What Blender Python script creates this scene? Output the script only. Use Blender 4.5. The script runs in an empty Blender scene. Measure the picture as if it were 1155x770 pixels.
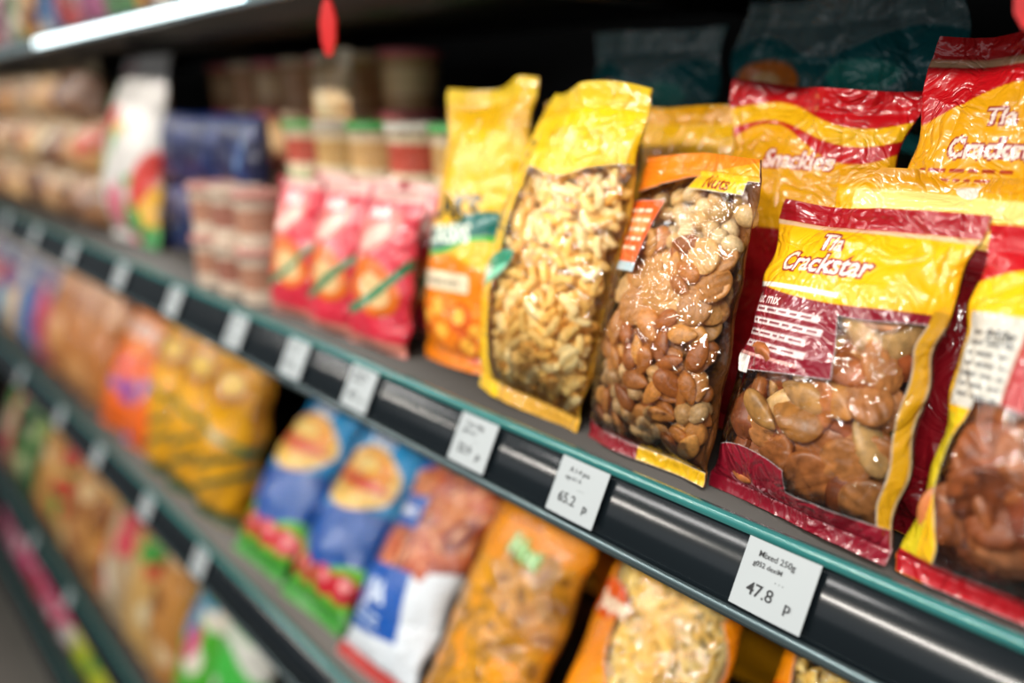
import bpy, math, random
import numpy as np
from mathutils import Matrix, Vector
ZO=1.5
scene=bpy.context.scene
scene.view_settings.view_transform='Standard'
rng=random.Random(7)

def S(h,a=1.0):
    h=h.lstrip('#'); o=[]
    for i in (0,2,4):
        c=int(h[i:i+2],16)/255.0
        o.append(c/12.92 if c<=.04045 else ((c+.055)/1.055)**2.4)
    return np.array(o+[a])
CLR=lambda h='ffffff':S(h,0.0)

# ---------------------------------------------------------------- materials
def newmat(n):
    m=bpy.data.materials.new(n);m.use_nodes=True;nt=m.node_tree;nt.nodes.clear()
    out=nt.nodes.new('ShaderNodeOutputMaterial');return m,nt,out
def simple(n,h,rough=.5,metal=0,coat=0,noise=0,emit=0,nscale=20,bump=0,spec=.5):
    m,nt,out=newmat(n);N=nt.nodes;L=nt.links
    b=N.new('ShaderNodeBsdfPrincipled');c=S(h)
    b.inputs['Base Color'].default_value=tuple(c);b.inputs['Roughness'].default_value=rough
    b.inputs['Metallic'].default_value=metal;b.inputs['Coat Weight'].default_value=coat;b.inputs['Specular IOR Level'].default_value=spec
    if emit:
        b.inputs['Emission Color'].default_value=tuple(c);b.inputs['Emission Strength'].default_value=emit
    tc=N.new('ShaderNodeTexCoord');nz=N.new('ShaderNodeTexNoise');nz.inputs['Scale'].default_value=nscale
    L.new(tc.outputs['Object'],nz.inputs['Vector'])
    if noise:
        mx=N.new('ShaderNodeMix');mx.data_type='RGBA'
        mx.inputs[6].default_value=tuple(np.append(c[:3]*(1-noise),1));mx.inputs[7].default_value=tuple(np.append(np.minimum(c[:3]*(1+noise),1),1))
        L.new(nz.outputs['Fac'],mx.inputs[0]);L.new(mx.outputs[2],b.inputs['Base Color'])
    if bump:
        bp=N.new('ShaderNodeBump');bp.inputs['Strength'].default_value=bump;bp.inputs['Distance'].default_value=.002
        L.new(nz.outputs['Fac'],bp.inputs['Height']);L.new(bp.outputs['Normal'],b.inputs['Normal'])
    L.new(b.outputs[0],out.inputs[0]);return m
def film_mat(n,rough=.2,spec=.5):
    m,nt,out=newmat(n);N=nt.nodes;L=nt.links
    at=N.new('ShaderNodeAttribute');at.attribute_name='Col'
    tc=N.new('ShaderNodeTexCoord')
    nz=N.new('ShaderNodeTexNoise');nz.inputs['Scale'].default_value=30;nz.inputs['Detail'].default_value=2.5;nz.inputs['Distortion'].default_value=1.8
    L.new(tc.outputs['Object'],nz.inputs['Vector'])
    s1=N.new('ShaderNodeMath');s1.operation='SUBTRACT';s1.inputs[1].default_value=.5;L.new(nz.outputs['Fac'],s1.inputs[0])
    s2=N.new('ShaderNodeMath');s2.operation='ABSOLUTE';L.new(s1.outputs[0],s2.inputs[0])
    bp=N.new('ShaderNodeBump');bp.inputs['Strength'].default_value=.8;bp.inputs['Distance'].default_value=.009
    L.new(s2.outputs[0],bp.inputs['Height'])
    bw=N.new('ShaderNodeBump');bw.inputs['Strength'].default_value=.65;bw.inputs['Distance'].default_value=.008
    L.new(s2.outputs[0],bw.inputs['Height'])
    b=N.new('ShaderNodeBsdfPrincipled');b.inputs['Roughness'].default_value=rough+.10
    b.inputs['Specular IOR Level'].default_value=spec*.6
    b.inputs['Coat Weight'].default_value=.7;b.inputs['Coat Roughness'].default_value=.05
    L.new(at.outputs['Color'],b.inputs['Base Color']);L.new(bp.outputs['Normal'],b.inputs['Normal']);L.new(bp.outputs['Normal'],b.inputs['Coat Normal'])
    tr=N.new('ShaderNodeBsdfTransparent');tr.inputs[0].default_value=(.985,.985,.98,1)
    gl=N.new('ShaderNodeBsdfGlossy');gl.inputs['Roughness'].default_value=.035
    L.new(bw.outputs['Normal'],gl.inputs['Normal'])
    fr=N.new('ShaderNodeFresnel');fr.inputs['IOR'].default_value=1.45
    mm=N.new('ShaderNodeMath');mm.operation='MULTIPLY_ADD';mm.inputs[1].default_value=1.2;mm.inputs[2].default_value=.012
    mm.use_clamp=True
    L.new(fr.outputs[0],mm.inputs[0])
    w=N.new('ShaderNodeMixShader');L.new(mm.outputs[0],w.inputs[0]);L.new(tr.outputs[0],w.inputs[1]);L.new(gl.outputs[0],w.inputs[2])
    mx=N.new('ShaderNodeMixShader');L.new(at.outputs['Alpha'],mx.inputs[0]);L.new(w.outputs[0],mx.inputs[1]);L.new(b.outputs[0],mx.inputs[2])
    L.new(mx.outputs[0],out.inputs[0]);return m
def food_mat(n,rough=.45,scale=260,dark=.72):
    m,nt,out=newmat(n);N=nt.nodes;L=nt.links
    at=N.new('ShaderNodeAttribute');at.attribute_name='Col'
    tc=N.new('ShaderNodeTexCoord');nz=N.new('ShaderNodeTexNoise');nz.inputs['Scale'].default_value=scale;nz.inputs['Detail'].default_value=4
    L.new(tc.outputs['Object'],nz.inputs['Vector'])
    cr=N.new('ShaderNodeMapRange');cr.inputs[1].default_value=.3;cr.inputs[2].default_value=.7;cr.inputs[3].default_value=dark;cr.inputs[4].default_value=1.15
    L.new(nz.outputs['Fac'],cr.inputs[0])
    vm=N.new('ShaderNodeVectorMath');vm.operation='SCALE';L.new(at.outputs['Color'],vm.inputs[0]);L.new(cr.outputs[0],vm.inputs['Scale'])
    b=N.new('ShaderNodeBsdfPrincipled');b.inputs['Roughness'].default_value=rough
    L.new(vm.outputs[0],b.inputs['Base Color'])
    bp=N.new('ShaderNodeBump');bp.inputs['Strength'].default_value=.4;bp.inputs['Distance'].default_value=.0006
    L.new(nz.outputs['Fac'],bp.inputs['Height']);L.new(bp.outputs['Normal'],b.inputs['Normal'])
    L.new(b.outputs[0],out.inputs[0]);return m
FILM=film_mat('printed_film')
FOOD=food_mat('snack_food',.5,260,.92);NUT=food_mat('nut_skin',.42,420,.74);ROAST=food_mat('roasted_nut_skin',.38,130,.55)

# ---------------------------------------------------------------- mesh helper
def mesh_obj(name,V,Fq,mat,cols=None,parent=None,smooth=True):
    me=bpy.data.meshes.new(name)
    V=np.asarray(V,dtype=np.float32);Fq=np.asarray(Fq,dtype=np.int32)
    k=Fq.shape[1]
    me.vertices.add(len(V));me.vertices.foreach_set('co',V.ravel())
    me.loops.add(Fq.size);me.loops.foreach_set('vertex_index',Fq.ravel())
    me.polygons.add(len(Fq));me.polygons.foreach_set('loop_start',np.arange(0,Fq.size,k,dtype=np.int32))
    me.polygons.foreach_set('loop_total',np.full(len(Fq),k,dtype=np.int32))
    if smooth: me.polygons.foreach_set('use_smooth',np.ones(len(Fq),dtype=bool))
    me.update(calc_edges=True);me.validate()
    if cols is not None:
        a=me.color_attributes.new('Col','FLOAT_COLOR','POINT');a.data.foreach_set('color',np.asarray(cols,dtype=np.float32).ravel())
    me.materials.append(mat)
    o=bpy.data.objects.new(name,me);bpy.context.collection.objects.link(o)
    if parent: o.parent=parent
    return o
def empty(name,loc,rot=(0,0,0)):
    e=bpy.data.objects.new(name,None);e.empty_display_size=.02
    e.location=(loc[0],loc[1],loc[2]+ZO);e.rotation_mode='ZXY';e.rotation_euler=rot
    bpy.context.collection.objects.link(e);return e
def gridfaces(nu,nv,flip=False,off=0):
    i=np.arange(nu-1)[None,:];j=np.arange(nv-1)[:,None]
    a=j*nu+i;f=np.stack([a,a+1,a+nu+1,a+nu],-1).reshape(-1,4)
    if flip:f=f[:,::-1]
    return f+off

# ---------------------------------------------------------------- canvas
TXT={}
def text_tris(s,bold=.02,shear=0):
    k=(s,bold,shear)
    if k in TXT:return TXT[k]
    c=bpy.data.curves.new('t','FONT');c.body=s;c.size=1;c.align_x='CENTER';c.align_y='CENTER';c.offset=bold;c.shear=shear;c.resolution_u=4
    o=bpy.data.objects.new('t',c);bpy.context.collection.objects.link(o)
    dg=bpy.context.evaluated_depsgraph_get();me=bpy.data.meshes.new_from_object(o.evaluated_get(dg))
    me.calc_loop_triangles()
    P=np.array([v.co[:2] for v in me.vertices]).reshape(-1,2);T=np.array([t.vertices[:] for t in me.loop_triangles]).reshape(-1,3)
    tr=P[T] if len(T) else np.zeros((0,3,2))
    bpy.data.objects.remove(o);bpy.data.curves.remove(c);bpy.data.meshes.remove(me)
    TXT[k]=tr;return tr
def sm(x,s):
    return np.clip(x/s+.5,0,1)
class Cv:
    def __init__(s,nu,nv,W,H,base):
        s.nu,s.nv,s.W,s.H=nu,nv,W,H
        u,v=np.meshgrid(np.linspace(0,1,nu),np.linspace(0,1,nv));s.U=u.ravel();s.V=v.ravel()
        s.X=s.U*W;s.Y=s.V*H
        s.c=np.tile(base,(nu*nv,1)).astype(float);s.e=max(W/nu,.0004)
    def mix(s,m,c):
        m=np.asarray(m)[:,None];s.c=s.c*(1-m)+np.asarray(c)[None,:]*m
    def rect(s,u0,v0,u1,v1,c,ang=0,r=0):
        cx,cy=(u0+u1)/2*s.W,(v0+v1)/2*s.H;hw,hh=(u1-u0)/2*s.W,(v1-v0)/2*s.H
        dx,dy=s.X-cx,s.Y-cy;ca,sa=math.cos(ang),math.sin(ang)
        x=abs(dx*ca+dy*sa)-hw+r;y=abs(-dx*sa+dy*ca)-hh+r
        d=np.hypot(np.maximum(x,0),np.maximum(y,0))+np.minimum(np.maximum(x,y),0)-r
        s.mix(sm(-d,s.e),c)
    def ell(s,u,v,ru,rv,c,ang=0,soft=None):
        dx,dy=s.X-u*s.W,s.Y-v*s.H;ca,sa=math.cos(ang),math.sin(ang)
        a=(dx*ca+dy*sa)/(ru*s.W);b=(-dx*sa+dy*ca)/(rv*s.H)
        d=1-np.hypot(a,b);s.mix(sm(d*min(ru*s.W,rv*s.H),soft or s.e),c)
    def half(s,f,c):
        s.mix(sm(f(s.U,s.V)*s.H,s.e),c)
    def text(s,t,u,v,size,c,ang=0,bold=.02,shear=0,sx=1.0):
        tr=text_tris(t,bold,shear)
        if not len(tr):return
        dx,dy=s.X-u*s.W,s.Y-v*s.H;ca,sa=math.cos(ang),math.sin(ang)
        x=(dx*ca+dy*sa)/size/sx;y=(-dx*sa+dy*ca)/size
        mn=tr.min((0,1));mxx=tr.max((0,1))
        idx=np.where((x>=mn[0])&(x<=mxx[0])&(y>=mn[1])&(y<=mxx[1]))[0]
        if not len(idx):return
        px,py=x[idx],y[idx];hit=np.zeros(len(idx),bool)
        for A,B,C in tr:
            q=np.where((px>=min(A[0],B[0],C[0]))&(px<=max(A[0],B[0],C[0])))[0]
            if not len(q):continue
            X,Y=px[q],py[q]
            d1=(X-B[0])*(A[1]-B[1])-(A[0]-B[0])*(Y-B[1]);d2=(X-C[0])*(B[1]-C[1])-(B[0]-C[0])*(Y-C[1]);d3=(X-A[0])*(C[1]-A[1])-(C[0]-A[0])*(Y-A[1])
            ok=~(((d1<0)|(d2<0)|(d3<0))&((d1>0)|(d2>0)|(d3>0)));hit[q]|=ok
        s.c[idx[hit]]=c
    def otext(s,t,u,v,size,c,oc,ob=.07,**k):
        b=k.pop('bold',.02);s.text(t,u,v,size,oc,bold=b+ob,**k);s.text(t,u,v,size,c,bold=b,**k)
    def lines(s,u0,u1,v0,v1,n,c,seed=0,th=.35):
        r=random.Random(seed);h=(v1-v0)/n
        for i in range(n):
            v=v1-(i+.5)*h;u=u0
            while u<u1-.03:
                w=r.uniform(.03,.09);w=min(w,u1-u);s.rect(u,v-h*th/2,u+w,v+h*th/2,c);u+=w+.02
            
# ---------------------------------------------------------------- bag
def bag_surface(U,V,W,H,T,seed,crease,ns,boxy,s0,s1,wav,bk,tap):
    r=random.Random(seed)
    u=U*2-1
    s=np.clip((V-s0)/(1-s0-s1),0,1)
    if boxy: pv=np.clip(np.sin(np.pi*s),0,1)**.28;pu=(1-np.abs(u)**8)**.5
    else: pv=np.clip(np.sin(np.pi*s**bk),0,1)**.6;pu=np.clip(1-np.abs(u)**2.3,0,1)**.62
    h=T/2*pv*pu
    x=u*W/2*(1-(.02 if boxy else .06)*pv)*(1-tap*np.clip((V-.7)/.3,0,1)**1.3-tap*.6*np.clip((.3-V)/.3,0,1))
    z=V*H
    d=np.zeros_like(U)
    if crease:
        for i in range(ns):
            cx,cy=r.uniform(-.5,.5)*W,r.uniform(0,1)*H
            if r.random()<.5:
                cy=r.choice([s0*.8,1-s1*.8])*H;a=math.pi/2+r.gauss(0,.4);L=r.uniform(.12,.42)*H
            else: a=r.uniform(0,math.pi);L=r.uniform(.08,.28)*H
            w=r.uniform(.0012,.006)*(H/.2);am=r.uniform(.3,1)*crease*r.choice([1,-1])
            dx=u*W/2-cx;dy=z-cy;al=dx*math.cos(a)+dy*math.sin(a);pe=-dx*math.sin(a)+dy*math.cos(a)+.12*al*al/L*r.uniform(-1,1)
            d+=am*np.exp(-np.abs(pe)/w)*np.exp(-(al/L)**2*2)
        for i in range(10):
            cx,cy=r.uniform(-.5,.5)*W,r.uniform(.05,.95)*H;w=r.uniform(.12,.25)*W
            d+=r.uniform(-1,1)*crease*1.8*np.exp(-(((u*W/2-cx)**2+(z-cy)**2)/w/w))
    ph=r.uniform(0,6)
    d+=crease*.7*np.sin(z/H*34+ph+np.sin(z/H*9)*2)*np.abs(u)**4
    x=x+crease*.8*np.sin(z/H*27+ph)*np.abs(u)**6*np.sign(u)
    wv=np.clip((V-.72)/.28,0,1)**1.5;wb=np.clip((.2-V)/.2,0,1)
    k=r.uniform(2.2,4.2);bend=wav*(np.sin(u*k+r.uniform(0,6))*wv+.5*np.sin(u*3+r.uniform(0,6))*wb)
    x=x+wav*.3*np.sin(V*7+r.uniform(0,6))*np.abs(u)**3*np.sign(u)
    z=z+wav*.35*np.cos(u*2.3+r.uniform(0,6))*wv
    rib=.0004*np.sin(V*H/.0022)*((V<s0*.8)|(V>1-s1*.8))
    # creases are shared by both walls where the pouch is thin
    w=np.clip(h/.010,0,1);d=d*(.5+.5*w)
    d=np.maximum(d,-(h*1.0)*w-9*(1-w))
    return x,h,d,bend,z,rib,w
def bag(name,loc,W,H,T,design,lean=15,yaw=0,roll=0,seed=1,res=None,crease=.0012,ns=26,boxy=False,s0=.05,s1=.07,wav=.006,bk=.78,back=None,contents=None,base='ffffff',tap=.04):
    nu,nv=res or (26,38)
    e=empty(name,loc,(-math.radians(lean),math.radians(roll),math.radians(yaw)))
    cv=Cv(nu,nv,W,H,S(base));design(cv)
    x,h,d,b,z,rib,w=bag_surface(cv.U,cv.V,W,H,T,seed,crease,ns,boxy,s0,s1,wav,bk,tap)
    yf=-h-d+b+rib
    V1=np.stack([x,yf,z],1);F1=gridfaces(nu,nv)
    if nu>60: mu,mv=nu//2,nv//2
    else: mu,mv=nu,nv
    u2,v2=np.meshgrid(np.linspace(0,1,mu),np.linspace(0,1,mv));u2=u2.ravel();v2=v2.ravel()
    x2,h2,d2,b2,z2,r2,w2=bag_surface(u2,v2,W,H,T,seed,crease,ns,boxy,s0,s1,wav,bk,tap)
    V2=np.stack([x2,h2*.7+b2-d2*(1-w2)+.0016,z2],1);F2=gridfaces(mu,mv,True,len(V1))
    bc=S(back) if back else None
    if bc is None:
        op=cv.c[cv.c[:,3]>.5];bc=op.mean(0) if len(op) else S('cccccc')
    bc=np.array(bc);bc[3]=1
    cols=np.vstack([cv.c,np.tile(bc,(len(V2),1))])
    mesh_obj('film',np.vstack([V1,V2]),np.vstack([F1,F2]),FILM,cols,e)
    if contents:
        ys=-h+b+crease*1.2
        P=np.stack([x,ys,z],1).reshape(nv,nu,3)
        gu=np.gradient(P,axis=1);gv=np.gradient(P,axis=0);n=np.cross(gu,gv);n/=np.linalg.norm(n,axis=2)[...,None]+1e-12
        n=n.reshape(-1,3)
        G=dict(U=cv.U,V=cv.V,nu=nu,nv=nv,x=x,y=ys,z=z,h=h,W=W,H=H,b=b,al=cv.c[:,3],nx=n[:,0],ny=n[:,1],nz=n[:,2])
        contents(e,G,seed)
    return e
def samp(G,k,u,v):
    i=min(max(u*(G['nu']-1),0),G['nu']-1.001);j=min(max(v*(G['nv']-1),0),G['nv']-1.001)
    a=G[k];i0,j0=int(i),int(j);fi,fj=i-i0,j-j0;n=G['nu'];q=j0*n+i0
    return a[q]*(1-fi)*(1-fj)+a[q+1]*fi*(1-fj)+a[q+n]*(1-fi)*fj+a[q+n+1]*fi*fj

# ---------------------------------------------------------------- snack shapes
def sph(nu=14,nv=10):
    t,p=np.meshgrid(np.linspace(0,2*np.pi,nu,endpoint=False),np.linspace(0,np.pi,nv))
    V=np.stack([np.sin(p)*np.cos(t),np.sin(p)*np.sin(t),-np.cos(p)],-1).reshape(-1,3)
    i=np.arange(nu)[None,:];j=np.arange(nv-1)[:,None];a=j*nu+i;b=j*nu+(i+1)%nu
    return V,np.stack([a,b,b+nu,a+nu],-1).reshape(-1,4),t.ravel(),p.ravel()
def shp(kind):
    if kind=='almond':
        V,F,t,p=sph(20,12);z=V[:,2];k=1-.30*z-.12*z*z
        V=V*[.29,.16,.5];V[:,0]*=k;V[:,1]*=k*(1+.08*np.cos(t*9))
    elif kind=='stick':
        V,F,t,p=sph(14,14);z=V[:,2];V=V.copy();V[:,2]=np.sign(z)*np.abs(z)**.8*.5
        rr=np.clip(np.sin(p),0,1)**.45;V[:,0]=np.cos(t)*rr*.20;V[:,1]=np.sin(t)*rr*.20;V[:,0]+=.08*(V[:,2]*2)**2
    elif kind=='pea':
        V,F,t,p=sph(14,12);V=V*[.46,.44,.5];V*= (1-.07*np.exp(-(t-3.1)**2*6))[:,None];V[:,2]+=np.where(V[:,2]>.42,.06,0)
    elif kind=='biscuit':
        V,F,t,p=sph(40,14)
        y=V[:,1].copy();z=V[:,2].copy();x=V[:,0].copy()
        th=np.arctan2(x,z+1.15);V=np.stack([x*.46,np.sign(y)*np.abs(y)**.7*.13*(1+.25*np.cos(th*20)),z*.5],1)
    elif kind=='walnut':
        V,F,t,p=sph(22,16);V=V*[.42,.26,.5];k=1+.09*np.sin(t*4+p*5)+.05*np.sin(p*11+t);V=V*k[:,None]
    elif kind=='brazil':
        V,F,t,p=sph(22,18);z=V[:,2];V=V*[.33,.16,.5];V[:,0]*=(1+.10*np.cos(t*3));V[:,1]+=.08*(z**2)+.02*np.sin(z*9+t*2);V[:,0]*=1-.22*z
    return V,F
SH={}
TH={'almond':.16,'stick':.20,'pea':.46,'biscuit':.15,'walnut':.28,'brazil':.19}
CIRC={'almond':((-.24,0,.22),.25),'stick':((-.36,-.12,.12,.36),.195),'pea':((0,),.46),'biscuit':((0,),.45),'walnut':((-.1,.1),.40),'brazil':((-.2,0,.2),.30)}
def put_snacks(spec,layers=3,mat=None,name='snacks',flat=.3,tries=2600,ov=.80,gap=1.35,mgf=.36):
    def fn(e,G,seed):
        r=random.Random(seed*13+5);VV=[];FF=[];CC=[];off=0
        for L in range(layers):
            pts=np.zeros((0,2));rad=np.zeros(0);lim=tries
            for q in range(lim):
                uu=r.random();v1=r.random()
                pool=[s for s in spec if s[4][0]<=v1<=s[4][1]]
                if not pool: continue
                k,ln,wt,cl,_=r.choices(pool,[s[2] for s in pool])[0]
                ln=ln*r.uniform(.85,1.12)
                mg=ln*mgf/G['W']+.02
                if not(mg<uu<1-mg and ln*.40/G['H']+.03<v1<.95-ln*.4/G['H']):continue
                h=samp(G,'h',uu,v1)
                if k not in SH:SH[k]=shp(k)
                sv,sf=SH[k];th=ln*TH[k]
                if h*1.65<th*1.25+L*th*gap: continue
                ang=r.uniform(0,2*math.pi)
                cs,cr=CIRC[k];X,Z=uu*G['W'],v1*G['H']
                c2=np.array([(X+math.sin(ang)*o*ln,Z+math.cos(ang)*o*ln) for o in cs]);cr=cr*ln
                if len(pts):
                    dd=np.hypot(c2[:,None,0]-pts[None,:,0],c2[:,None,1]-pts[None,:,1])
                    if (dd<(cr+rad[None,:])*ov).any():continue
                du=ln*.6/G['W'];dv=ln*.6/G['H']
                near=min(samp(G,'al',uu,v1),samp(G,'al',min(uu+du,1),v1),samp(G,'al',max(uu-du,0),v1),samp(G,'al',uu,min(v1+dv,1)),samp(G,'al',uu,max(v1-dv,0)))
                if near>.6:continue
                pts=np.vstack([pts,c2]);rad=np.append(rad,np.full(len(c2),cr))
                dep=th*1.2+.0015+L*th*gap+r.uniform(0,.25)*th
                n=Vector((samp(G,'nx',uu,v1),samp(G,'ny',uu,v1),samp(G,'nz',uu,v1)));n.normalize()
                Q=n.to_track_quat('-Y','Z').to_matrix()
                M=Q@Matrix.Rotation(ang,3,'Y')@Matrix.Rotation(r.gauss(0,flat*.5),3,'X')@Matrix.Rotation(r.gauss(0,flat),3,'Z')
                M=np.array(M)
                P=(sv*ln*np.array([r.uniform(.88,1.12),1,1]))@M.T
                P+=[samp(G,'x',uu,v1),samp(G,'y',uu,v1),samp(G,'z',uu,v1)]
                P-=np.array(n)*dep
                c=S(r.choice(cl))*r.uniform(.8,1.12);c[3]=1
                VV.append(P);FF.append(sf+off);off+=len(P);CC.append(np.tile(c,(len(P),1)))
        if VV: mesh_obj(name,np.vstack(VV),np.vstack(FF),mat or NUT,np.vstack(CC),e)
    return fn
def noodles(cols,n=260,rad=.0016,L=.05):
    def fn(e,G,seed):
        r=random.Random(seed+3);VV=[];FF=[];CC=[];off=0;K=20
        for q in range(n):
            uu,v1=r.uniform(.06,.94),r.uniform(.06,.9)
            if min(samp(G,'al',uu,v1),samp(G,'al',min(uu+.1,1),v1),samp(G,'al',max(uu-.1,0),v1))>.6:continue
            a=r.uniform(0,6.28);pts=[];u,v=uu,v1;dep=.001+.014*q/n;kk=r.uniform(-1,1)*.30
            for i in range(K):
                a+=kk+r.gauss(0,.05);u+=math.cos(a)*L/K/G['W'];v+=math.sin(a)*L/K/G['H']
                u=min(max(u,.05),.95);v=min(max(v,.05),.93)
                pts.append((samp(G,'x',u,v),samp(G,'y',u,v)+rad+dep,samp(G,'z',u,v)))
            P=np.array(pts);Tn=np.gradient(P,axis=0);Tn/=np.linalg.norm(Tn,axis=1)[:,None]+1e-9
            A=np.cross(Tn,[0,1,0]);A/=np.linalg.norm(A,axis=1)[:,None]+1e-9;B=np.cross(Tn,A)
            R=np.stack([P+rad*(A*math.cos(j*math.pi/3)+B*math.sin(j*math.pi/3)) for j in range(6)],1).reshape(-1,3)
            i=np.arange(K-1)[:,None]*6;j=np.arange(6)[None,:];a0=i+j;b0=i+(j+1)%6
            FF.append(np.stack([a0,b0,b0+6,a0+6],-1).reshape(-1,4)+off);VV.append(R);off+=len(R)
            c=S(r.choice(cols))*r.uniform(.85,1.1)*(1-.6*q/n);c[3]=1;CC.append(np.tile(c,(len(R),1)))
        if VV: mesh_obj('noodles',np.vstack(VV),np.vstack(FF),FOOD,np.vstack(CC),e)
    return fn

# ================================================================ designs
HR=(230,340)
def d_red_nuts(c):           # B
    c.c[:]=S('efb012')
    c.half(lambda u,v:.71-.03*np.sin(u*3.2)-v,S('7c0f22'))
    c.half(lambda u,v:np.minimum(.41+.08*u-v,.5),CLR())
    c.half(lambda u,v:np.minimum((u-.60-.10*np.sin(v*6-1))*.6,.67+.02*np.sin(u*7)-v),CLR())
    c.rect(.96,.1,1.0,.72,S('c99518'))
    c.rect(0,.93,1,1,S('98101c'));c.rect(0,.915,1,.93,S('e0b890'))
    c.rect(0,.70,.58,.715,S('f6eedd'))
    c.otext('Crackstar',.42,.795,.0172,S('f4dccf'),S('8a1322'),ang=.03,bold=.02,shear=.1)
    c.otext('Tia',.42,.868,.015,S('f4dccf'),S('8a1322'),bold=.02,shear=.1)
    c.text('Nut mix',.16,.66,.010,S('f0dcd8'),bold=.01)
    for i,w in enumerate((.46,.50,.44,.46)):
        c.rect(.09,.615-i*.038,.09+w,.636-i*.038,S('dccac8'))
        c.lines(.11,.07+w,.618-i*.038,.633-i*.038,1,S('7a2030'),seed=i,th=.5)
    c.rect(.02,.415,.20,.47,S('efe8e0'));c.rect(.02,.472,.52,.482,S('d8a098'))
    c.rect(0,0,1,.10,S('7c0f22'));c.half(lambda u,v:.15+.04*np.sin(u*5)-v-(u>.55)*.1,S('7c0f22'))
    c.text('SNACKS',.3,.06,.011,S('b5707a'),bold=.01)
def d_behind(c):
    c.c[:]=S('e8a812');c.rect(0,.955,1,1,S('d8940e'));c.half(lambda u,v:.86+.02*np.sin(u*9)-v,S('efc35a'));c.rect(0,0,1,.8,S('8c1420'))
    c.rect(.1,.88,.9,.94,S('f2d27a'))
def d_red_near(c):           # A
    c.c[:]=S('eeb814')
    c.rect(0,.90,1,1,S('b0101a'));c.half(lambda u,v:v-.84-.05*np.sin(u*6)+0*u,S('b5121c'))
    c.rect(.04,.50,.30,.76,S('c9c6bc'));c.lines(.07,.28,.52,.72,7,S('666666'),3)
    c.text('250g',.2,.70,.009,S('333333'))
    c.rect(.30,.50,1,.74,S('a3141c'))
    c.half(lambda u,v:np.minimum((u-.13-.06*np.sin(v*14))*.6,.50+.03*np.sin(u*6)-v),CLR())
    c.rect(0,0,1,.07,S('a5111c'));c.rect(0,.07,.10,.48,S('cdb81c'))
    c.otext('Tasty',.6,.82,.022,S('f8efe4'),S('9a1526'),bold=.03)
def d_mixed(c):              # C
    c.c[:]=CLR()
    c.rect(0,.93,1,1,S('eea014'));c.half(lambda u,v:(v-.87)-u*.12,S('e8801a'))
    c.rect(0,.63,.36,.84,S('dd5518'));c.rect(.02,.72,.32,.79,S('f0803a'));c.lines(.04,.32,.66,.82,5,S('f6d8bc'),5)
    c.rect(0,.60,.36,.63,S('a8c0c8'));c.rect(.0,.5,.06,.63,S('c9601c'))
    c.rect(.50,.885,.93,.945,S('f0b820'));c.text('Nuts',.72,.912,.013,S('8a2a12'),bold=.02)
    c.rect(0,0,.5,.045,S('7c1420'));c.rect(.5,0,1,.045,S('d8a818'));c.half(lambda u,v:.09-.25*u-v,S('7c1420'))
def d_sticks(c):             # D
    c.c[:]=S('ebbc0c')
    c.half(lambda u,v:np.minimum(.74+.02*np.sin(u*8)-v+.06*(u-.5),(u-.25-.16*np.abs(v-.42)**1.2)*.5),CLR())
    c.rect(0,.95,1,1,S('eec826'))
    c.text('JIALLAN',.17,.68,.022,S('1f1b08'),ang=math.pi/2-.05,bold=.03)
    c.text('crisp corn',.12,.22,.010,S('2a2408'),ang=math.pi/2)
    c.ell(.16,.395,.30,.045,S('0b8a68'),ang=.45);c.ell(.17,.375,.24,.016,S('7fd6b0'),ang=.45)
    c.text('lite',.15,.395,.015,S('f4f8ee'),ang=.45)
    c.rect(.30,.81,.88,.815,S('caa010'));c.text('MIXED CORN',.58,.85,.012,S('c4960a'),bold=.01)
def d_yellow(c):             # E
    c.c[:]=S('e6b20a')
    c.half(lambda u,v:.36+.04*np.sin(u*4)-v,S('e47c10'))
    c.rect(0,.94,1,1,S('eac428'))
    c.text('FLAKS',.36,.560,.032,S('15251c'),bold=.05)
    c.half(lambda u,v:.042-np.abs(v-.455-.05*u+.02*np.sin(u*6)),S('08645c'))
    c.half(lambda u,v:.010-np.abs(v-.403-.05*u+.02*np.sin(u*6)),S('3da82e'))
    c.text('CRISPS',.38,.465,.024,S('eef6e6'),bold=.03,ang=.05)
    c.rect(.08,.27,.72,.335,S('ead9b8'),r=.004);c.text('Baked snack',.4,.30,.010,S('333333'))
    for i,(u,v) in enumerate([(.2,.16),(.42,.12),(.63,.18),(.82,.13),(.35,.2),(.72,.08)]):
        c.ell(u,v,.13,.055,S(['d8661a','e67a14','c9561a'][i%3]));c.ell(u-.02,v+.01,.07,.03,S('f4b040'))
    c.text('JIAL',.25,.78,.022,S('c99a08'),ang=1.3);c.rect(.05,.62,.5,.625,S('c79a0a'))
def d_redpack(c):
    c.c[:]=S('e8a412')
    c.half(lambda u,v:v-.845-.05*np.sin(u*5-1),S('b80e17'));c.rect(0,.955,1,1,S('c4161c'))
    c.rect(0,.935,1,.95,S('d8a880'))
    c.half(lambda u,v:.66+.04*u-v,S('dcd6c8'));c.half(lambda u,v:.60+.04*u-v,S('bd1019'))
    c.otext('Crackstar',.46,.755,.0165,S('f4dccf'),S('9a1020'),bold=.03,shear=.1)
    c.otext('Tia',.44,.82,.015,S('f4dccf'),S('9a1020'),shear=.1)
    c.lines(.1,.6,.68,.72,2,S('a5121f'),1);c.rect(.1,.3,.9,.5,S('8a2010'))
def d_redwave(c):
    c.c[:]=S('b80e17');c.half(lambda u,v:.026-np.abs(v-.895-.03*np.sin(u*6)),S('e8b014'))
    c.half(lambda u,v:.84+.05*np.sin(u*6)-v,S('e2a010'))
    c.otext('Snackies',.5,.79,.018,S('f4dccf'),S('a5121f'),bold=.02,shear=.1)
    c.rect(0,0,1,.60,S('9a1018'))
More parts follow.
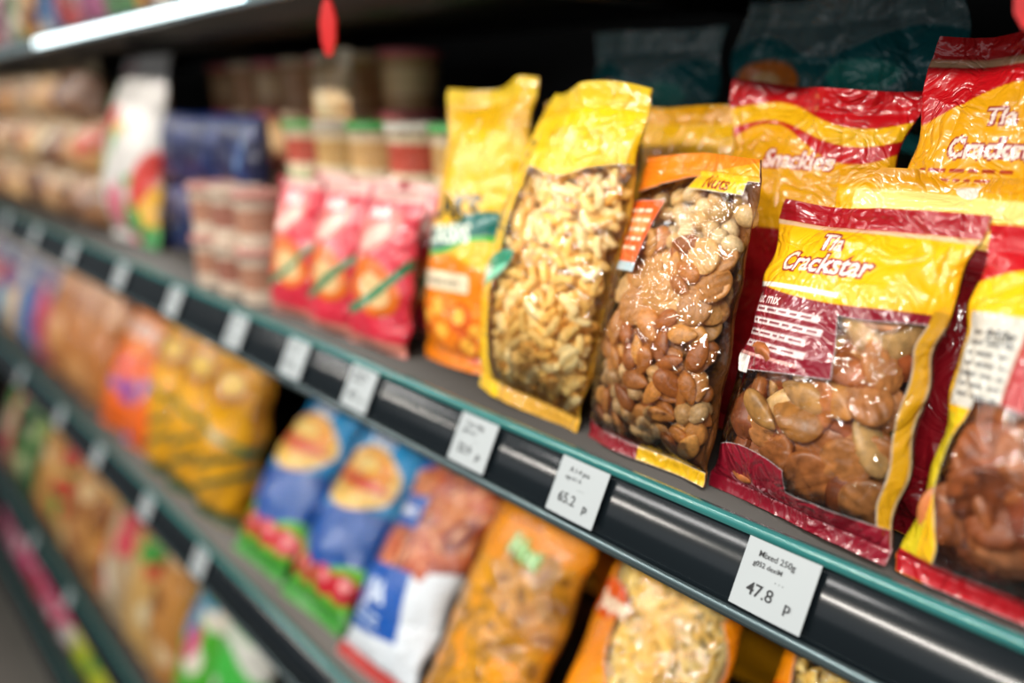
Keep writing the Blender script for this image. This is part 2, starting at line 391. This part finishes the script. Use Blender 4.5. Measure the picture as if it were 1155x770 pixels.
def d_plainyellow(c):
    c.c[:]=S('dca80c');c.rect(0,.94,1,1,S('d0940a'));c.text('CORN',.5,.75,.02,S('b07c08'))
def d_teal(c):
    c.c[:]=S('166a70');c.half(lambda u,v:v-.88-.03*np.sin(u*9),S('a0bec2',.4));c.ell(.22,.80,.18,.05,S('e07a20'));c.ell(.7,.80,.15,.04,S('2a9a90'))
    c.ell(.2,.80,.08,.02,S('f0c080'))
def d_pink(c):
    c.c[:]=S('c8283c');c.half(lambda u,v:v-.93,S('d0a8a0'))
    c.ell(.4,.72,.45,.13,S('d06a64'),ang=.5);c.ell(.45,.70,.28,.06,S('dcbcae'),ang=.5)
    c.ell(.55,.40,.40,.16,S('d06614'),ang=-.4);c.ell(.6,.38,.24,.09,S('d8b27c'),ang=-.4)
    c.half(lambda u,v:.035-np.abs(v-.22-.35*u*u),S('127a56'));c.rect(0,0,.12,1,S('9c142c'));c.rect(0,0,1,.08,S('c88070'))
    c.text('fruit',.45,.86,.02,S('ffffff'),ang=.1)
def d_orange_noodle(c):
    c.c[:]=S('ec8a04');c.rect(0,.95,1,1,S('f0a01c'))
    c.ell(.54,.73,.43,.165,CLR());c.ell(.66,.56,.33,.18,CLR())
    c.lines(.1,.55,.91,.945,1,S('c86a08'),2)
    c.ell(.16,.60,.21,.05,S('dc520c'));c.otext('Jasper',.26,.595,.022,S('fff4d8'),S('c25a08'),bold=.03)
    c.rect(.0,.0,1,.36,S('e67c04'));c.text('egg noodle snack',.5,.30,.012,S('7a3a06'));c.rect(.08,.90,.34,.92,S('d85a10'))
def d_orange_ring(c):
    c.c[:]=S('e89004');c.rect(0,.95,1,1,S('eca420'))
    c.rect(0,.88,1,.94,S('ea980c'));c.otext('Jimack',.38,.80,.026,S('fdf2d0'),S('d8561a'),bold=.03,ang=-.1)
    c.rect(.1,.70,.7,.725,S('c8741a'));c.lines(.1,.7,.66,.76,3,S('a85a10'),8)
    r=random.Random(3)
    for i in range(90):
        u,v=r.uniform(.02,.98),r.uniform(.05,.58);a=r.uniform(0,3)
        c.ell(u,v,.12,.035,S(r.choice(['c08214','b0741a','cc8c1c','a4700f'])),ang=a);c.ell(u,v,.06,.013,S('8a5a10'),ang=a)
    c.otext('Hot',.62,.60,.026,S('c8f0b0'),S('2f9a44'),bold=.03,ang=-.2);c.ell(.25,.50,.2,.05,S('e49c10'));c.rect(0,0,1,.06,S('2f8a7a'))
def d_bluewhite(c):
    c.c[:]=S('d4dce4')
    c.half(lambda u,v:np.minimum(.92-v-.20*(.8-u),v-.42+.22*(.8-u)),S('8a3210'))
    r=random.Random(4)
    for i in range(90):
        u,v=r.uniform(.02,.98),r.uniform(.38,.88)
        if v>.90-.20*(.8-u)-.03 or v<.44-.22*(.8-u)+.03:continue
        a=r.uniform(0,3);c.ell(u,v,.17,.036,S(r.choice(['a8481e','b85a2c','7a2c12','c87844'])),ang=a)
        c.ell(u-.01,v+.006,.09,.010,S('d89060'),ang=a)
    c.half(lambda u,v:v-.86+.20*(.8-u),S('1458ac'))
    c.rect(.06,.52,.46,.64,S('1458b0'),ang=.12);c.text('Goco',.26,.58,.018,S('e9f2fb'),ang=.1,bold=.04)
    c.rect(.05,.14,.70,.38,S('1450a4'),ang=.12);c.text('JIA',.36,.28,.034,S('d9e6f4'),ang=.1,bold=.04)
    c.lines(.1,.5,.16,.22,2,S('cfe0f0'),2);c.rect(.0,.0,1,.05,S('a82820'))
    c.text('Nutty',.60,.925,.016,S('ffffff'),ang=.1)
def d_blueburger(c):
    c.c[:]=S('1c86c0')
    c.half(lambda u,v:v-.86,S('309cd0'));c.half(lambda u,v:.42+.1*u-v,S('124a96'))
    c.ell(.5,.62,.46,.15,S('e4b858'));c.ell(.5,.65,.38,.10,S('de8e2a'));c.ell(.5,.60,.42,.028,S('c4441c'));c.ell(.45,.68,.25,.04,S('eac878'))
    c.otext('Goco',.5,.80,.026,S('e8f0f8'),S('1b5aa8'),bold=.03)
    c.half(lambda u,v:.24+.04*np.sin(u*8)-v,S('5ca824'));
    for u in (.15,.42,.7,.9): c.ell(u,.17,.13,.06,S('b81c2c'));c.ell(u+.02,.19,.05,.02,S('e89090'))
    c.rect(0,0,1,.09,S('3a8a30'))
def d_yellowgreen(c):
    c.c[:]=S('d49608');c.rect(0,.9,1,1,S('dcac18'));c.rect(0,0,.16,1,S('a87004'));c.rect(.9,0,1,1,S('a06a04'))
    for k in (.14,.24): c.half(lambda u,v,k=k:.016-np.abs(v-k-.18*u),S('125034'))
    c.half(lambda u,v:.014-np.abs(v-.52+.10*u),S('1c6a40'))
    c.ell(.5,.70,.32,.09,S('a4640c'));c.ell(.55,.71,.2,.05,S('dcb444'));c.rect(0,0,1,.08,S('1a482e'))
def gen(cols,k=9,seed=0,lab=True,vm=.7):
    def f(c):
        r=random.Random(seed);c.c[:]=S(cols[0])
        th=r.uniform(.6,.8);c.half(lambda u,v:v-th-.05*np.sin(u*5),S(cols[1%len(cols)]))
        for i in range(k):
            c.ell(r.random(),r.uniform(.05,vm),r.uniform(.12,.3),r.uniform(.05,.12),S(r.choice(cols)),ang=r.uniform(0,3))
        if lab: c.rect(.15,.74,.85,.86,S(cols[-1]),r=.005);c.lines(.2,.8,.76,.84,2,S(cols[0]),seed)
    return f

# ================================================================ shelving
XL,XR=-5.2,.45
DARK=simple('rail_dark_plastic','12181c',.18,0,0,noise=.25,nscale=8,spec=.4)
GLASS=simple('rail_teal_edge','2f7472',.2,.1,.4,noise=.2,nscale=15)
LITE=simple('rail_clear_edge','56676b',.25,.6,.2,noise=.15)
PANEL=simple('shelf_panel_metal','35302b',.4,.3,.0,noise=.2,nscale=5,bump=.1)
CARD=simple('tag_card','a4abae',.4,0,.2,noise=.03)
INK=simple('tag_ink','1a1c20',.6,noise=.1)
GLARE=simple('rail_glare_glow','dff2f6',.3,emit=3.0)  # emissive colour imitating store lights reflected in the glossy rail, no lamp
RAILW=simple('rail_light','7f949a',.25,.3,.5,noise=.1)
def extr(name,prof,mat,parent,x0=XL,x1=XR,close=True):
    P=np.array(prof);n=len(P)
    V=np.vstack([np.column_stack([np.full(n,x0),P]),np.column_stack([np.full(n,x1),P])])
    i=np.arange(n);j=(i+1)%n
    F=np.stack([i,i+n,j+n,j],1)
    return mesh_obj(name,V,F,mat,None,parent,smooth=False)
def boxcap(name,x0,x1,y0,y1,z0,z1,mat,parent=None):
    V=[(x,y,z) for x in (x0,x1) for y in (y0,y1) for z in (z0,z1)]
    F=[(0,1,3,2),(4,6,7,5),(0,4,5,1),(2,3,7,6),(0,2,6,4),(1,5,7,3)]
    return mesh_obj(name,V,F,mat,None,parent,smooth=False)
RP=[(0.0,0.0),(-.021,-.044)]
def shelf(z,top=False,depth=.46):
    e=empty('store_shelf',(0,0,z))
    boxcap('panel',XL,XR,.004,depth,-.020,-.0005,PANEL,e)
    if top:
        extr('price_rail',[(.004,0),(-.004,0),(-.008,-.020),(-.004,-.022),(.004,-.018)],RAILW,e)
        extr('rail_top_lip',[(.005,.0005),(.004,.0035),(-.004,.0035),(-.006,-.003),(-.003,-.003)],LITE,e)
        extr('rail_glare_strip',[(-.0065,-.005),(-.0087,-.017),(-.0102,-.0165),(-.0080,-.0045)],GLARE,e,-1.9,-.95)  # added glowing strip, stands in for the reflection on the rail front
    else:
        a,b=RP
        extr('price_rail',[(a[0]+.004,a[1]),(a[0],a[1]),(b[0],b[1]),(b[0]+.003,b[1]-.006),(b[0]+.012,b[1]-.004),(.004,-.03)],DARK,e)
        extr('rail_top_lip',[(.005,.0005),(.004,.0025),(-.0015,.0025),(-.004,-.003),(-.002,-.004)],GLASS,e)
        extr('rail_bottom_lip',[(b[0]-.001,b[1]+.002),(b[0]-.004,b[1]+.001),(b[0]-.004,b[1]-.005),(b[0]+.003,b[1]-.006)],LITE,e)
        extr('under_trim',[(b[0]+.012,b[1]-.004),(b[0]+.012,b[1]-.010),(.03,-.034),(.03,-.022)],GLASS,e)
    for x in np.arange(XL+.1,XR,.9):
        boxcap('bracket',x,x+.012,.03,depth,-.05 if not top else -.035,-.020,PANEL,e)
    return e
ZM=.005
shelf(ZM);shelf(-.402);shelf(-.953);shelf(-1.36);shelf(.374,True)
WB=simple('back_panel_dark','1c1b1b',.6,noise=.3,nscale=3)
FL=simple('floor_tile','8f8b84',.25,noise=.12,nscale=4)
wb=boxcap('wall_back',XL-.1,XR+.3,.48,.52,0,2.8,WB)
fl=boxcap('floor',XL-.3,XR+1.5,-2.4,.6,-.05,0,FL)
for x in (XL-.02,XR+.02):
    e=empty('shelf_upright',(x,.0,-1.5));boxcap('post',-.02,.02,.02,.47,0,2.2,PANEL,e)
plinth=boxcap('trim_1',XL,XR,.02,.05,0,.08,PANEL)

def tag(x,z,tx,small,w=.048):
    a,b=RP
    e=empty('price_tag',(x,-.0115,z-.022));ang=math.atan2(-(b[0]-a[0]),-(b[1]-a[1]))
    e.rotation_mode='XYZ';e.rotation_euler=(-ang,0,rng.uniform(-.01,.01))
    n=9;xs=np.linspace(-w/2,w/2,n);V=[];
    for yy in (-.0035,-.0030):
        for zz in (-.0205,.0205):
            for q in xs: V.append((q,yy-.0012*math.cos(q/w*3),zz))
    F=[(i,i+1,n+i+1,n+i) for i in range(n-1)]+[(2*n+i+1,2*n+i,3*n+i,3*n+i+1) for i in range(n-1)]
    mesh_obj('card',V,F,CARD,None,e)
    for s,sz,px,pz in ((tx,.0105,-.006,-.008),('p',.009,.013,-.009),(small,.0052,-.002,.013),(small[::-1],.0042,-.006,.007),('. . .',.005,.004,.002)):
        tr=text_tris(s,.01)
        if len(tr):
            P=tr.reshape(-1,2)*sz;V=np.column_stack([P[:,0]+px,np.full(len(P),-.0049),P[:,1]+pz])
            mesh_obj('ink',V,np.arange(len(V)).reshape(-1,3),INK,None,e,smooth=False)
for i,x in enumerate((-.258,-.422,-.546,-.73,-.87,-1.03,-1.25,-1.5,-1.8,-2.1,-2.4)):
    tag(x,ZM,['47.8','65.2','32.9','18.5'][i%4],['Mixed 250g','A 1-4 pcs','Corn 180g'][i%3])
for x in (-1.25,-1.5,-1.8,-2.1,-2.5): tag(x,-.402,'12.9','Pack 90g')
for x in (-2.3,-2.7): tag(x,-.953,'9.9','Pack 90g')

# ================================================================ main shelf hero bags
RB=['a85628','b86a36','8c4820','a85a2a','c47e46'];AL=['c07a36','b06c2c','d09248','a05c24','cc8840']
bag('nut_snack_bag',(-.274,.020,.007),.134,.194,.068,d_red_nuts,lean=17,yaw=-7,roll=1,seed=11,res=HR,crease=.0020,ns=80,back='6a3018',
    contents=put_snacks([('brazil',.037,2,RB,(0,.42)),('brazil',.034,1.2,RB,(.42,.75)),('almond',.040,2.2,['c89450','dcb070','c0823c'],(.30,.75)),('biscuit',.036,1.2,['b87038','a86030','c88448'],(0,.75))],4,ROAST,'nuts',.4,3800,ov=.66,gap=.9,mgf=.26))
bag('nut_snack_bag',(-.137,.010,.007),.137,.190,.064,d_red_near,lean=17,yaw=-7,roll=1,seed=12,res=HR,crease=.0021,ns=80,back='5a2414',
    contents=put_snacks([('walnut',.038,1,['a04e2a','b0623a','8a4224','c07c50'],(0,.7)),('biscuit',.040,2,['a85a2c','b86c3a','8e4a24'],(0,.7))],4,ROAST,'nuts',.5,3200,ov=.66,gap=.9,mgf=.28))
bag('mixed_nut_bag',(-.398,.022,.007),.128,.216,.060,d_mixed,lean=14,yaw=-8,roll=0,seed=13,res=HR,crease=.0015,ns=80,back='7a4a24',wav=.010,
    contents=put_snacks([('almond',.0235,3,AL,(.0,.46)),('pea',.014,.8,['d8b078','c89a60'],(0,.3)),('biscuit',.029,6,['cc9450','c08444','dcac6c'],(.46,.73)),('almond',.0235,.8,AL,(.46,.73)),('pea',.0155,8,['dcb880','d0a86c','e4c898'],(.73,.95))],4,NUT,'nuts',.28,5000,.78,1.15,.28))
bag('corn_stick_bag',(-.537,.028,.007),.158,.264,.070,d_sticks,lean=13,yaw=-5,roll=3.5,seed=14,res=(250,370),crease=.0021,ns=80,back='e8b440',wav=.012,tap=.20,
    contents=put_snacks([('stick',.020,1,['ffdc8c','fcd074','ffe8a8','f6c060'],(0,.85))],4,FOOD,'corn_sticks',.25,6500,.84,1.1,.30))
bag('corn_snack_bag',(-.664,.058,.007),.126,.268,.056,d_yellow,lean=12,yaw=2,roll=-2.5,seed=15,res=(180,280),crease=.0026,ns=60,wav=.010,tap=.04)
def row2(name,loc,W,H,des,seed,lean=6,yaw=0,res=(170,240),**k):
    k.setdefault('crease',.0026);k.setdefault('T',.05);T=k.pop('T')
    return bag(name,loc,W,H,T,des,lean=lean,yaw=yaw,seed=seed,res=res,ns=60,**k)
row2('nut_snack_bag',(-.250,.062,.006),.140,.212,d_behind,20,lean=16,yaw=-7,T=.03,wav=.012,back='c89018')
row2('nut_snack_bag',(-.222,.105,.006),.137,.292,d_redpack,21,lean=10,yaw=-4,back='b80e17')
row2('nut_snack_bag',(-.372,.125,.006),.144,.262,d_redwave,22,lean=10,yaw=3,wav=.014,back='b80e17')
row2('corn_snack_bag',(-.485,.160,.006),.13,.245,d_plainyellow,23,lean=5,yaw=4,T=.035)
row2('corn_snack_bag',(-.625,.160,.006),.13,.250,d_plainyellow,24,lean=5,T=.035)
row2('nut_snack_bag',(-.08,.105,.006),.137,.285,d_redpack,25,lean=10,back='b80e17')
row2('frozen_snack_bag',(-.62,.255,.006),.17,.316,d_teal,26,lean=2,res=(90,130),crease=.005)
row2('frozen_snack_bag',(-.42,.250,.006),.20,.332,d_teal,27,lean=2,res=(120,160),crease=.008,wav=.014)
row2('corn_snack_bag',(-.26,.23,.006),.13,.29,d_plainyellow,28,lean=4,res=(60,80))
row2('nut_snack_bag',(-.10,.23,.006),.15,.30,d_redwave,29,lean=4,res=(60,80),back='b80e17')

for i,x in enumerate((-.777,-.875,-.973)):
    bag('fruit_snack_pouch',(x,.035,.006),.098,.165,.045,d_pink,lean=9,yaw=6,seed=31+i,res=(80,120),s0=.02,s1=.06,bk=.6,crease=.0025)
    bag('fruit_snack_pouch',(x-.01,.095,.006),.098,.165,.04,d_pink,lean=6,yaw=6,seed=35+i,res=(40,60),s0=.02,s1=.06,bk=.6)
TUBM=film_mat('tub_print',.3)
def tub(name,loc,r,h,body,lid,band,tiers=1,taper=.85):
    e=empty(name,loc);n=28;VV=[];FF=[];CC=[];off=0
    prof=[(0,0,body),(r*taper,0,body),(r*taper*1.01,.003,body),(r*.90,h*.25,body),(r*.90,h*.26,band),(r*.95,h*.68,band),(r*.955,h*.69,body),(r*.97,h*.84,body),(r*1.05,h*.86,lid),(r*1.06,h*.97,lid),(r*1.0,h*.995,lid),(r*.9,h*.97,lid),(0,h*.97,lid)]
    for k in range(tiers):
        t=np.linspace(0,2*np.pi,n,endpoint=False)
        for q,(rr,zz,c) in enumerate(prof):
            VV.append(np.column_stack([rr*np.cos(t),rr*np.sin(t),np.full(n,zz+k*h*.995)]));CC.append(np.tile(S(c),(n,1)))
        m=len(prof);i=np.arange(n)[None,:];j=np.arange(m-1)[:,None];a=j*n+i;b=j*n+(i+1)%n
        FF.append(np.stack([a,b,b+n,a+n],-1).reshape(-1,4)+off);off+=m*n
    mesh_obj('tub_stack',np.vstack(VV),np.vstack(FF),TUBM,np.vstack(CC),e)
for i in range(3): tub('snack_tub',(-1.078-i*.078,.05,.005),.035,.072,'ccb8a4',['b88074','c4ac98'][i%2],['a87860','946050'][i%2],2)
for i in range(5): tub('snack_tub',(-.80-i*.09,.168,.005),.039,.076,'d8c8a8',['48a050','c8c4b8','3a9a4a','b8b0a0'][i%4],['c09a60','b8503e','c8a068'][i%3],3)
for i in range(7): tub('snack_jar',(-1.05-i*.10,.262,.005),.042,.080,'d8a478',['f08088','fcdcb8'][i%2],['f8d09c','d09868'][i%2],4)
bag('biscuit_packet',(-1.10,.168,.235),.10,.085,.03,gen(['e8c898','f0e0c0','b88a5a'],6,2),lean=4,seed=41)
for i in range(3):
    for k in range(2):
        bag('chocolate_packet',(-1.275-i*.122,.115,.005+k*.118),.118,.116,.05,gen(['0a1640','0f2a66','081030','6a8ab8','0a1640'],6,5+i+k),lean=2,yaw=4,seed=50+i*2+k,boxy=True,s0=.02,s1=.02,wav=.002)
bag('candy_bag',(-1.715,.08,.005),.26,.335,.11,gen(['c4c0bc','d8d4d0','c84038','3a90c0','48a058','e8b040','d86a80'],24,8,False,.95),lean=8,seed=60,res=(50,70),crease=.003)
for i in range(9):
    for k in range(3):
        bag('bread_roll_bag',(-1.99-i*.2,.10,.005+k*.105),.19,.13,.13,gen([['8a6040','b08050','6a4830','c09868'][(i+k)%4],'a89070','5a3820',['8a6040','b03830','6a4830','c8b898'][(i*2+k)%4]],8,i*3+k,False),lean=0,seed=70+i*3+k,bk=.7,crease=.004)
# ================================================================ lower shelf
ZL=-.396
NC=['fcdc7c','f8cc62','ffe8a0']
bag('noodle_snack_bag',(-.456,.022,ZL),.166,.374,.075,d_orange_noodle,lean=32,yaw=-2,roll=-3,seed=81,res=(220,360),crease=.0020,ns=60,back='d88414',
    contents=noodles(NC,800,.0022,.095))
bag('noodle_snack_bag',(-.280,.022,ZL),.162,.355,.075,d_orange_noodle,lean=32,yaw=-4,roll=2,seed=82,res=(160,260),crease=.0020,ns=40,back='d88414',
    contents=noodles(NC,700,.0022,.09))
bag('ring_snack_bag',(-.636,.022,ZL),.162,.368,.075,d_orange_ring,lean=32,yaw=-2,roll=-2,seed=83,res=(200,320),crease=.0034,ns=60)
bag('nut_snack_bag',(-.800,.022,ZL),.150,.335,.07,d_bluewhite,lean=34,yaw=2,roll=-2,seed=84,res=(170,280),crease=.0030,ns=50)
for i,x in enumerate((-.972,-1.138)):
    bag('burger_snack_bag',(x,.03,ZL),.160,.305,.085,d_blueburger,lean=37,yaw=2,roll=-3,seed=85+i,res=(110,160),crease=.0038,ns=40)
for i,x in enumerate((-1.30,-1.42,-1.54)):
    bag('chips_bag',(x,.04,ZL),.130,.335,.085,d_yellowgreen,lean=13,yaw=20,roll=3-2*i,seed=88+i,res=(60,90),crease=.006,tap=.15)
for i,x in enumerate((-1.69,-1.85)):
    bag('chips_bag',(x,.04,ZL),.155,.27,.08,gen(['dc6014','e88020','3a5ab8','6a3a98','e4d8d0'],6,20+i),lean=24,yaw=8,seed=92+i,crease=.003)
for i,x in enumerate((-2.01,-2.17,-2.33)):
    bag('bread_bag',(x,.05,ZL),.16,.31,.10,gen(['a86a34','985828','c08850','c89870'],6,24+i),lean=15,yaw=8,seed=95+i,crease=.003)
for i in range(9):
    bag('candy_bag',(-2.51-i*.18,.05,ZL),.17,.28,.08,gen([['b84a62','2a6aa0','c8a880','5a90a8'][i%4],'c8bcb4','a04050','2a5a90'],8,30+i),lean=15,yaw=4,seed=99+i)
bc=[['e0700e','eca030','b84012'],['2070b0','3a9ad0','e0c060'],['d89410','c86810','e8c040'],['b83020','d8d0c8','205aa0']]
for i in range(9):
    bag('chips_bag',(-.15-i*.165,.36,ZL),.155,.30,.06,gen(bc[i%4],7,40+i),lean=5,yaw=rng.uniform(-6,6),seed=110+i)
# ================================================================ third shelf
ZT=-.947
pal=[['3aa83a','d8d8d0','c83a7a','e0e0d8'],['48a82a','e0d8c8','d04a80','3080b0'],['b07838','c09050','7a4a24','d0b890'],['c09858','3a9038','d0c098','b03828'],['90582c','b07c48','d0b080'],['b09878','c03c4c','d0c8b8','3a9040'],['245a2c','608030','163018','a8b080']]
for i in range(12):
    x=-1.40-i*.17
    bag('snack_bag',(x,.04,ZT),.165,.36 if i<2 else .38,.095,gen(pal[i if i<2 else [2,3,5,2,4,3,2,6,6,5][i-2]],9,60+i),lean=17,yaw=rng.uniform(-5,8),seed=130+i,res=(40,60),crease=.004)
pal4=[['c0b828','78a828','e0e0a0'],['b8c020','5a9828','e0d888'],['c83a68','e0a0b0','d8d0d0'],['d04a78','b83040','e0c0c8'],['b85a80','d8b0b8','903048'],['c83050','e0b8b0','d8d8d8']]
for i in range(10):
    bag('candy_bag',(-2.02-i*.17,.04,-1.354),.165,.33,.09,gen(pal4[min(i//2,5)],9,80+i),lean=15,yaw=rng.uniform(-5,8),seed=150+i,res=(40,60),crease=.004)
for i in range(16):
    bag('cookie_box',(-1.15-i*.16,.09,.376),.15,.20,.07,gen([['983838','305880','b08038','4a7048','884868'][i%5],'c8bcb0','5a2a20'],6,90+i),lean=0,seed=170+i,boxy=True,s0=.01,s1=.01,wav=.001)
REDP=simple('red_plastic','b81010',.3,coat=.3,noise=.1)
for x,y,z,s in ((-.785,.0,.326,.9),(-.186,.045,.303,.55)):
    e=empty('shelf_talker',(x,y,z));
    P=[(-.5,0),(-.42,-.6),(-.15,-1),(.15,-1),(.42,-.6),(.5,0),(.28,.5),(.1,.62),(.07,1.4),(-.07,1.4),(-.1,.62),(-.28,.5)]
    a=.034*s;V=[(p[0]*a,0,p[1]*a) for p in P]+[(p[0]*a,.0025,p[1]*a) for p in P];n=len(P)
    me=bpy.data.meshes.new('tag_plate');me.from_pydata(V,[],[tuple(range(n)),tuple(range(2*n-1,n-1,-1))]+[(i,i+n,(i+1)%n+n,(i+1)%n) for i in range(n)]);me.materials.append(REDP)
    o=bpy.data.objects.new('tag_plate',me);bpy.context.collection.objects.link(o);o.parent=e

# ================================================================ lights, world, camera
def area(name,loc,rot,sx,sy,p,col=(1,1,1)):
    l=bpy.data.lights.new(name,'AREA');l.shape='RECTANGLE';l.size=sx;l.size_y=sy;l.energy=p;l.color=col
    o=bpy.data.objects.new(name,l);o.location=(loc[0],loc[1],loc[2]+ZO);o.rotation_euler=rot;bpy.context.collection.objects.link(o)
for i in range(4):
    area('ceiling_light',(.6-i*1.4,-1.65,1.2),(math.radians(52),0,0),1.0,.08,[28,28,22,18][i],(1,.94,.85))
for i in range(3):
    area('ceiling_light',(.3-i*1.6,-.75,1.25),(math.radians(25),0,0),1.0,.08,9,(1,.98,.94))
area('opposite_bounce_fill',(-1.6,-2.3,.62),(math.radians(80),0,0),4.5,.8,9,(.95,.97,1))  # added unseen fill, stands in for bounce off the opposite shelving
w=bpy.data.worlds.new('store_ambient');scene.world=w;w.use_nodes=True
w.node_tree.nodes['Background'].inputs[0].default_value=(.66,.70,.72,1);w.node_tree.nodes['Background'].inputs[1].default_value=.16
p=math.radians(14.8);th=math.radians(39.3)
fh=Vector((-math.cos(th),math.sin(th),0));r=Vector((math.sin(th),math.cos(th),0));zz=Vector((0,0,1))
f=fh*math.cos(p)-zz*math.sin(p);u=fh*math.sin(p)+zz*math.cos(p)
cam=bpy.data.cameras.new('camera');co=bpy.data.objects.new('camera',cam);bpy.context.collection.objects.link(co)
M=Matrix((r,u,-f)).transposed().to_4x4();M.translation=Vector((0,-.42,.249+ZO));co.matrix_world=M
cam.sensor_width=36;cam.lens=1000/1155*36;cam.clip_start=.02
cam.dof.use_dof=True;cam.dof.focus_distance=.55;cam.dof.aperture_fstop=1.8
scene.camera=co
